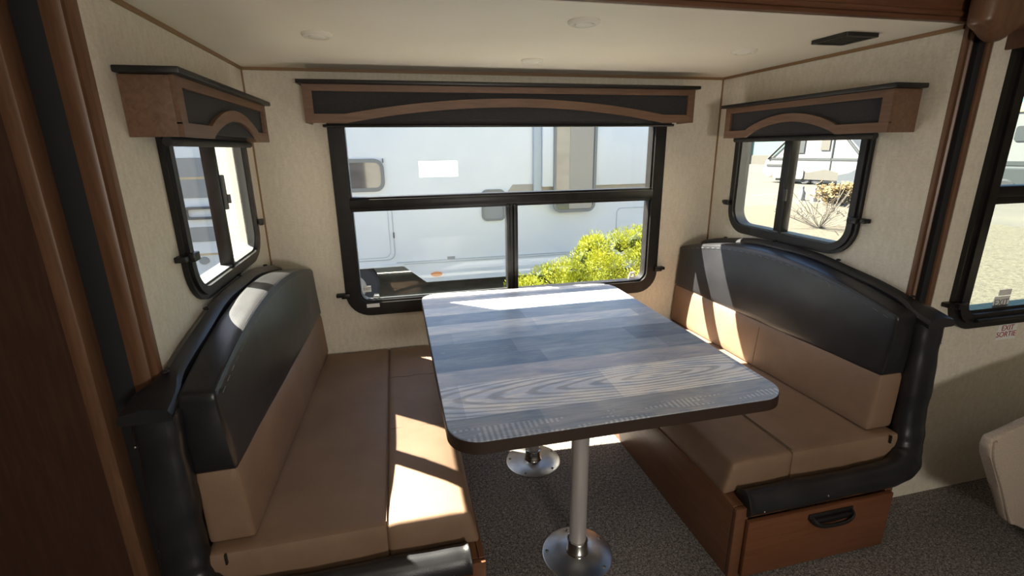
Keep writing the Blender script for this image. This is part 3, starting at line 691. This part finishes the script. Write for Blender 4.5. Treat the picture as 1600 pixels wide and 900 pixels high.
# ---------------------------------------------------------------- outside
G = -.90
tag(boxobj('floor_outside', (-60, 90, -30, 110, G-.1, G), 'asphalt', smooth=False), kind='structure')
tag(boxobj('floor_gravel', (4.0, 17.0, 1.2, 13.6, G, G+.02), 'gravel', smooth=False), kind='structure')
tag(boxobj('floor_shade_fill', (-12, 7.0, 3.0, 7.2, G, G+.008), 'shade_fill_ground', smooth=False), kind='structure')  # paler ground added to lift the shade under the trailer
# neighbouring travel trailer
NY = 4.6
t = thing('travel_trailer', (1, NY, G), 'large white travel trailer parked right behind the back window', 'trailer')
bm = bmesh.new()
prism(bm, [(-6.5,-.27), (.62,-.27), (.93,-.53), (5.2,-.53), (5.2,-.2), (5.3,.5), (5.3,2.2), (-6.5,2.2)], 'y', NY, NY+2.3); newobj('body', bm, 'rv_white', t, smooth=False)
boxobj('roof', (-6.5, 5.3, NY, NY+2.3, 2.2, 2.26), 'rv_white', t, bev=.02)
boxobj('slide_out', (2.67, 5.1, NY-.10, NY-.001, .80, 2.0), 'rv_white', t, bev=.01)
boxobj('corner_moulding', (2.55, 2.67, NY-.06, NY-.001, .55, 2.0), 'rv_seam', t, bev=.01)
boxobj('stripe_panel', (2.25, 5.25, NY-.012, NY-.001, .55, .84), 'rv_beige', t)
bm = bmesh.new(); prism(bm, [(2.02,.55), (2.25,.55), (2.25,.84)], 'y', NY-.012, NY-.001); newobj('stripe_panel', bm, 'rv_beige', t)
def rvwin(x0, x1, z0, z1, r, y, par=t, fm='rv_frame', gm='dark_glass', fd=.05):
    f = newobj('window', ringprism(bmesh.new(), rrect(x0, x1, z0, z1, r, 6), rrect(x0+fd, x1-fd, z0+fd, z1-fd, max(.01, r-fd), 6), 'y', y-.03, y-.001), fm, par)
    g = newobj('pane', prism(bmesh.new(), rrect(x0+fd*.8, x1-fd*.8, z0+fd*.8, z1-fd*.8, max(.01, r-fd), 6), 'y', y-.012, y-.002), gm); g.parent = f
    return f
wn = rvwin(-.75, .455, .80, 1.235, .13, NY)
o = newobj('curtain', box(bmesh.new(), -.30, .0, NY-.0135, NY-.0125, .84, 1.2), 'rv_beige'); o.parent = wn
rvwin(2.83, 3.49, .42, 1.85, .12, NY-.10, fd=.04)
rvwin(1.78, 2.13, .33, .78, .08, NY, gm='rv_grey', fd=.03)
boxobj('chassis', (-6.2, 5.0, NY+2.1, NY+2.25, -.85, -.27), 'rv_white', t)  # added sheet hiding the sunlit ground behind, stands for shade under the trailer
boxobj('pale_panel', (3.08, 3.44, NY-.116, NY-.1125, .47, 1.8), 'rv_beige', t)  # added beige panel for the pale right half of the reflecting glass
boxobj('hook', (.44, .455, NY-.03, NY-.001, 1.18, 1.235), 'rv_dark', t)
# compartment door outline, belt mouldings
newobj('compartment_door', ringprism(bmesh.new(), rrect(-.9, .52, -.17, 1.0-.35, .11, 6), rrect(-.885, .505, -.155, .985-.35, .10, 6), 'y', NY-.008, NY-.001), 'rv_seam', t)
newobj('compartment_door', ringprism(bmesh.new(), rrect(-.86, .46, -.13, .61, .10, 6), rrect(-.852, .452, -.122, .602, .095, 6), 'y', NY-.006, NY-.001), 'rv_seam', t)
newobj('compartment_door', ringprism(bmesh.new(), rrect(3.90, 5.0, -.15, .44, .08, 6), rrect(3.912, 4.988, -.138, .428, .07, 6), 'y', NY-.008, NY-.001), 'rv_seam', t)
boxobj('belt_moulding', (.52, 5.18, NY-.012, NY-.001, -.215, -.205), 'rv_seam', t); boxobj('belt_moulding', (.52, 5.18, NY-.010, NY-.001, -.245, -.238), 'rv_seam', t)
boxobj('belt_moulding', (-6.5, .62, NY-.02, NY-.001, -.262, -.225), 'rv_white', t)
boxobj('nameplate', (1.25, 1.36, NY-.012, NY-.001, -.205, -.165), 'rv_grey', t)
bm = bmesh.new(); prism(bm, [(1.08+.085*math.cos(a), -.415+.035*math.sin(a)) for a in [2*math.pi*k/24 for k in range(24)]], 'y', NY-.03, NY-.001); newobj('marker_light', bm, 'marker_orange', t)
boxobj('latch', (.505, .525, NY-.02, NY-.001, .15, .23), 'rv_dark', t, bev=.004)
# graphics on the front part, seen through the left window
boxobj('stripe_panel', (-2.9, -1.2, NY-.012, NY-.001, .79, 1.28), 'rv_grey', t)
boxobj('stripe_panel', (-2.9, -1.2, NY-.014, NY-.0125, 1.02, 1.05), 'stripe_yellow', t)
boxobj('stripe_panel', (-2.9, -1.2, NY-.012, NY-.001, .23, .42), 'rv_grey', t)
boxobj('stripe_panel', (-2.9, -1.2, NY-.012, NY-.001, .05, .075), 'stripe_yellow', t)
newobj('grab_handle', ringprism(bmesh.new(), rrect(-2.03, -1.6, .52, .68, .04, 5), rrect(-2.0, -1.63, .55, .65, .02, 5), 'y', NY-.05, NY-.001), 'rv_dark', t)
newobj('filler_cap', prism(bmesh.new(), [(-1.92+.06*math.cos(a), -.02+.05*math.sin(a)) for a in [2*math.pi*k/20 for k in range(20)]], 'y', NY-.02, NY-.001), 'rv_grey', t)
for x in (-.55, -1.55):
    bm = bmesh.new(); lathe(bm, [(.33, 0), (.36, .03), (.36, .2), (.33, .23)], n=28)
    bmesh.ops.rotate(bm, verts=bm.verts, cent=(0,0,0), matrix=Matrix.Rotation(math.radians(-90), 3, 'X'))
    bmesh.ops.translate(bm, verts=bm.verts, vec=(x+.45, NY+.02, G+.36)); wh = newobj('wheel', bm, 'tyre', t)
    bm = bmesh.new(); lathe(bm, [(.19, 0), (.16, .03), (.05, .02)], n=20); bmesh.ops.rotate(bm, verts=bm.verts, cent=(0,0,0), matrix=Matrix.Rotation(math.radians(90), 3, 'X'))
    bmesh.ops.translate(bm, verts=bm.verts, vec=(x+.45, NY+.03, G+.36)); h = newobj('hub', bm, 'rv_beige'); h.parent = wh
# juniper between the trailers
def juniper(loc, sx, sy, h, seed):
    rnd = random.Random(seed); t = thing('juniper_bush', loc, 'bright yellow-green juniper bush in the sun outside the back window', 'bush')
    blobs = []
    for k in range(30):
        a = rnd.random()*6.28; r = rnd.random()**.5; blobs.append((loc[0]+sx*r*math.cos(a), loc[1]+sy*r*math.sin(a), 0, r))
    # height profile: taller to the right
    def top(x): 
        f = (x-(loc[0]-sx))/(2*sx); f = max(0, min(1, f)); return loc[2]+h*(.69+.31*min(1, f*2.2)**.8)
    bm = bmesh.new(); verts = []; faces = []
    def tuft(p, d, L, wd):
        d = d.normalized(); s = d.orthogonal().normalized()*wd; s.rotate(Matrix.Rotation(rnd.random()*6.28, 3, d)); b = len(verts)
        s2 = d.cross(s)
        verts.extend([p-s, p+s, p+s*.6+d*L, p-s*.6+d*L, p+d*L*1.25]); faces.append((b, b+1, b+2, b+4, b+3))
        b = len(verts); verts.extend([p-s2, p+s2, p+s2*.5+d*L, p-s2*.5+d*L]); faces.append((b, b+1, b+2, b+3))
    cents = []
    for k in range(150):
        x = loc[0]+(rnd.random()*2-1)*sx; y = loc[1]+(rnd.random()*2-1)*sy; zt_ = top(x)-.10-.35*((y-loc[1])/sy)**2-.06*rnd.random()
        cents.append((Vector((x, y, zt_-rnd.random()**2*.7)), .09+.09*rnd.random()))
    for c, r in cents:
        n_ = 460
        for k in range(n_):
            d = Vector((rnd.gauss(0,1), rnd.gauss(0,1), rnd.gauss(0,1)+.35)).normalized()
            p = c+d*r*(.55+.5*rnd.random()); dd = (d+Vector((rnd.gauss(0,.4), rnd.gauss(0,.4), .6))).normalized()
            tuft(p, dd, .012+.014*rnd.random(), .0022+.0022*rnd.random())
    me = bpy.data.meshes.new('foliage'); me.from_pydata([tuple(v) for v in verts], [], faces); me.materials.append(MATS['juniper_leaf'])
    o = bpy.data.objects.new('foliage', me); C.objects.link(o); attach(o, t); o['kind'] = 'stuff'
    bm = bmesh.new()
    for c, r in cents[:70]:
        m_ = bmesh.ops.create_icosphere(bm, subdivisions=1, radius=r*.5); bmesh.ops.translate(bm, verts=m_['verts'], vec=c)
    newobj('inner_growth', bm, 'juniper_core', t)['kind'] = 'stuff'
    bm = bmesh.new()
    for k in range(7):
        a = k*.9; sweep(bm, smoothpath([(loc[0]+.08*math.cos(a), loc[1]+.08*math.sin(a), loc[2]), (loc[0]+.25*math.cos(a)*sx, loc[1]+.3*math.sin(a), loc[2]+.4), (loc[0]+.8*math.cos(a)*sx, loc[1]+.6*math.sin(a)*sy, loc[2]+h*.6)], 5), circ(.02, 6))
    newobj('stems', bm, 'branch_bark', t)['kind'] = 'stuff'
juniper((2.75, 2.0, G), 1.08, .55, 1.50, 4)
# pop-up camper across the lot
def frame_from(center, ang):
    ca, sa = math.cos(ang), math.sin(ang)
    return lambda u, v, z: (center[0]+u*ca-v*sa, center[1]+u*sa+v*ca, z)
def mapobj(name, bm, mp, m, par, smooth=False):
    for v in bm.verts: v.co = Vector(mp(*v.co))
    return newobj(name, bm, m, par, smooth)
ang = math.atan2(-6.8, 1.6)
mp = frame_from((24.2, 21.8), ang)      # u runs to the right in view, v away from the camera
t = thing('camper', (24.2, 21.8, G), 'small white A-frame camper with sloped roof across the parking lot', 'camper')
L = 3.1
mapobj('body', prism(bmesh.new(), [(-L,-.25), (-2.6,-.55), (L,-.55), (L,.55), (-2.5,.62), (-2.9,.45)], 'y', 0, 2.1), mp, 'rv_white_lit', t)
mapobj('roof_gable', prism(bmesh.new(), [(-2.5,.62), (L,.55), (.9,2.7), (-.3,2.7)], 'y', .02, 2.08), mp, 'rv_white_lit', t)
for a, b in (((-2.75,.55), (-.5,2.75)), ((.95,2.6), (2.9,.5))):
    mapobj('roof_edge', sweep(bmesh.new(), [(a[0], -.03, a[1]), (b[0], -.03, b[1])], circ(.07, 6)), mp, 'far_grey', t)
mapobj('belt_line', box(bmesh.new(), -2.6, L, -.03, 0, .50, .62), mp, 'far_grey', t)
mapobj('belt_line', box(bmesh.new(), -2.8, -.9, -.03, 0, .10, .22), mp, 'far_grey', t)
mapobj('window', prism(bmesh.new(), [(-1.6,.9), (-.5,.9), (-.5,1.75), (-.9,1.75)], 'y', -.03, 0), mp, 'far_grey', t)
mapobj('door_window', box(bmesh.new(), .45, .95, -.03, 0, 1.05, 1.9), mp, 'far_tan', t)
mapobj('door_edge', box(bmesh.new(), 1.1, 1.15, -.03, 0, -.5, 1.9), mp, 'far_grey', t)
mapobj('skirt', prism(bmesh.new(), [(-2.6,-.6), (L,-.6), (L,-.1), (1.8,-.2), (.9,0), (0,-.2), (-2.0,-.15)], 'y', -.05, -.01), mp, 'far_tan', t)
for u in (-1.95, -.6, 2.0):
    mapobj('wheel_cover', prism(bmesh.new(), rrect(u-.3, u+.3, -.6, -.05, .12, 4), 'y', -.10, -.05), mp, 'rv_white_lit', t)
for u in (-.2, .5):
    bm = bmesh.new(); lathe(bm, [(.26, 0), (.30, .03), (.30, .2), (.26, .22)], n=20); bmesh.ops.rotate(bm, verts=bm.verts, cent=(0,0,0), matrix=Matrix.Rotation(math.radians(-90), 3, 'X')); bmesh.ops.translate(bm, verts=bm.verts, vec=(u, .0, G+.31)); mapobj('wheel', bm, mp, 'tyre', t)
mapobj('chassis', box(bmesh.new(), -2.2, 3.0, .15, 1.9, -.75, -.55), mp, 'rv_dark', t)
# dark car beside it
t = thing('car', (20.6, 15.4, G), 'dark car parked beside the white camper, only its side in view', 'car')
mp2 = frame_from((20.6, 15.4), ang)
mapobj('body', prism(bmesh.new(), [(-.9,-.68), (3.2,-.68), (3.2,.0), (2.4,.15), (1.8,.55), (.2,.55), (-.4,.12), (-.9,0)], 'y', 0, 1.7), mp2, 'rv_dark', t)
mapobj('side_window', prism(bmesh.new(), [(-.2,.12), (1.9,.12), (1.6,.48), (.3,.48)], 'y', -.02, 0), mp2, 'dark_glass', t)
for u in (-.2, 2.4):
    bm = bmesh.new(); lathe(bm, [(.28, 0), (.32, .03), (.32, .2), (.28, .22)], n=20); bmesh.ops.rotate(bm, verts=bm.verts, cent=(0,0,0), matrix=Matrix.Rotation(math.radians(-90), 3, 'X')); bmesh.ops.translate(bm, verts=bm.verts, vec=(u, -.03, G+.32)); mapobj('wheel', bm, mp2, 'tyre', t)
# teal warehouse far behind
mp3 = frame_from((48, 36), math.atan2(-30, 6))
t = thing('warehouse', (48, 36, G), 'long teal corrugated metal warehouse beyond the parking lot', 'building')
mapobj('wall', box(bmesh.new(), -40, 45, 0, 12, G, 3.6), mp3, 'teal_pale', t)
bm = bmesh.new()
for k in range(190):
    u = -40+k*.45; prism(bm, [(u,0), (u+.08,-.1), (u+.22,-.1), (u+.30,0)], 'z', 4.4, 12)
o = mapobj('ribbing', bm, mp3, 'teal_metal', t); o['kind'] = 'stuff'
mapobj('upper_wall', box(bmesh.new(), -40, 45, 0.02, 12, 3.9, 12), mp3, 'teal_metal', t)
mapobj('fascia', box(bmesh.new(), -40, 45, -.15, .4, 3.6, 4.4), mp3, 'trim_tan', t)
for k in range(12): mapobj('post', box(bmesh.new(), -38+k*7, -37.7+k*7, -.3, 0, G, 3.6), mp3, 'far_grey', t)
mapobj('base_wall', box(bmesh.new(), -40, 45, -.08, 0, G, .2), mp3, 'far_tan', t)
# vehicles through the exit window
ang4 = math.atan2(-3, 1)
def rv_far(name, cx, cy, label, cat, hgt, L, dark=False):
    t = thing(name, (cx, cy, G), label, cat); m4 = frame_from((cx, cy), ang4)
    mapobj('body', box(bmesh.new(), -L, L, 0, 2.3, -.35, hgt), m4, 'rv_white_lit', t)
    mapobj('roof', box(bmesh.new(), -L-.05, L+.05, -.05, 2.35, hgt, hgt+.12), m4, 'trim_tan', t)
    for u in [-L+1+1.9*k for k in range(int(L))]:
        if u+1.2 < L: mapobj('window', prism(bmesh.new(), rrect(u, u+1.2, hgt-1.35, hgt-.65, .12, 4), 'y', -.04, 0), m4, 'far_grey', t)
    mapobj('stripe', box(bmesh.new(), -L, L, -.03, 0, .25, .45), m4, 'far_grey', t)
    for u in (-.8, .3): 
        bm = bmesh.new(); lathe(bm, [(.33, 0), (.38, .03), (.38, .2), (.33, .22)], n=20); bmesh.ops.rotate(bm, verts=bm.verts, cent=(0,0,0), matrix=Matrix.Rotation(math.radians(-90), 3, 'X')); bmesh.ops.translate(bm, verts=bm.verts, vec=(u, -.05, G+.38)); mapobj('wheel', bm, m4, 'tyre', t)
rv_far('motorhome', 31.0, 13.5, 'white motorhome with tan roof edge seen through the exit window', 'motorhome', 2.75, 5.5)
t = thing('pickup_truck', (25.5, 11.2, G), 'grey pickup truck parked in front of the motorhome beyond the exit window', 'truck')
m5 = frame_from((25.5, 11.2), ang4)
mapobj('body', prism(bmesh.new(), [(-2.4,-.45), (2.6,-.45), (2.6,.25), (1.4,.35), (.8,.95), (-.7,.95), (-.8,.3), (-2.4,.3)], 'y', 0, 1.8), m5, 'far_grey', t)
mapobj('side_window', prism(bmesh.new(), [(-.6,.38), (1.1,.38), (.7,.85), (-.6,.85)], 'y', -.03, 0), m5, 'rv_dark', t)
for u in (-1.6, 1.6):
    bm = bmesh.new(); lathe(bm, [(.33, 0), (.40, .03), (.40, .2), (.33, .22)], n=20); bmesh.ops.rotate(bm, verts=bm.verts, cent=(0,0,0), matrix=Matrix.Rotation(math.radians(-90), 3, 'X')); bmesh.ops.translate(bm, verts=bm.verts, vec=(u, -.05, G+.40)); mapobj('wheel', bm, m5, 'tyre', t)
# small white bollards
for i, (x, y, lb) in enumerate(((17.2, 14.85, 'small white bottle-shaped post in the gravel, leftmost of three'), (17.3, 14.3, 'small white bottle-shaped post in the gravel, middle of three'), (17.4, 13.9, 'small white bottle-shaped post in the gravel, rightmost of three'))):
    t = thing('marker_post', (x, y, G), lb, 'post', 'white posts across the lot')
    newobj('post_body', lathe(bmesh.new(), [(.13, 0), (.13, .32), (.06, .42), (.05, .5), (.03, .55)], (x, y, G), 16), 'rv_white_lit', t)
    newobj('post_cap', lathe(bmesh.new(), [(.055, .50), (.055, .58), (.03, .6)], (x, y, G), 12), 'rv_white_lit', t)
def shrub(loc, h, r, leafy, label, seed, twigs=60):
    rnd = random.Random(seed); t = thing('shrub', loc, label, 'shrub'); bm = bmesh.new(); tips = []
    for k in range(twigs):
        a = rnd.random()*6.28; e = .25+rnd.random()*.9; d = Vector((math.cos(a)*math.cos(e), math.sin(a)*math.cos(e), math.sin(e)))
        p0 = Vector(loc); p1 = p0+d*h*.5*(0.6+.5*rnd.random()); p2 = p1+(d+Vector((rnd.gauss(0,.3), rnd.gauss(0,.3), .1)))*h*.5
        p2 = Vector((p2.x, p2.y, max(p2.z, loc[2]+.05)))
        sweep(bm, [p0, p1, p2], circ(.007 if not leafy else .01, 4)); tips += [p1.lerp(p2, rnd.random()) for _ in range(14)]
        for _ in range(2):
            q = p1.lerp(p2, .5*rnd.random()); sweep(bm, [q, q+Vector((rnd.gauss(0,.2), rnd.gauss(0,.2), .15+.1*rnd.random()))*h*.5], circ(.007, 4))
    newobj('twigs', bm, 'bare_twig', t)
    if leafy:
        verts = []; faces = []
        for p in tips:
            for _ in range(3):
                q = p+Vector([rnd.gauss(0,.06) for _ in range(3)]); s = Vector([rnd.gauss(0,1) for _ in range(3)]).normalized()*.055; u = s.orthogonal().normalized()*.03; b = len(verts)
                verts += [q-s, q+u, q+s, q-u]; faces.append((b, b+1, b+2, b+3))
        me = bpy.data.meshes.new('leaves'); me.from_pydata([tuple(v) for v in verts], [], faces); me.materials.append(MATS['dry_leaf']); o = bpy.data.objects.new('leaves', me); C.objects.link(o); attach(o, t); o['kind'] = 'stuff'
shrub((17.0, 12.9, G), .95, .6, True, 'dry golden leafy shrub on the gravel beyond the right side window', 5, 70)
shrub((11.9, 8.6, G+.02), 1.25, .6, False, 'bare pale twiggy shrub on the gravel nearer than the golden one', 6, 46)
bm = bmesh.new(); 
t = thing('parking_line', (19, 19.0, G), 'white painted parking line on the asphalt', 'line')
boxobj('paint', (17.0, 24.0, 17.3, 17.45, G+.001, G+.006), 'paint_line', t)
bpy.context.view_layer.update()
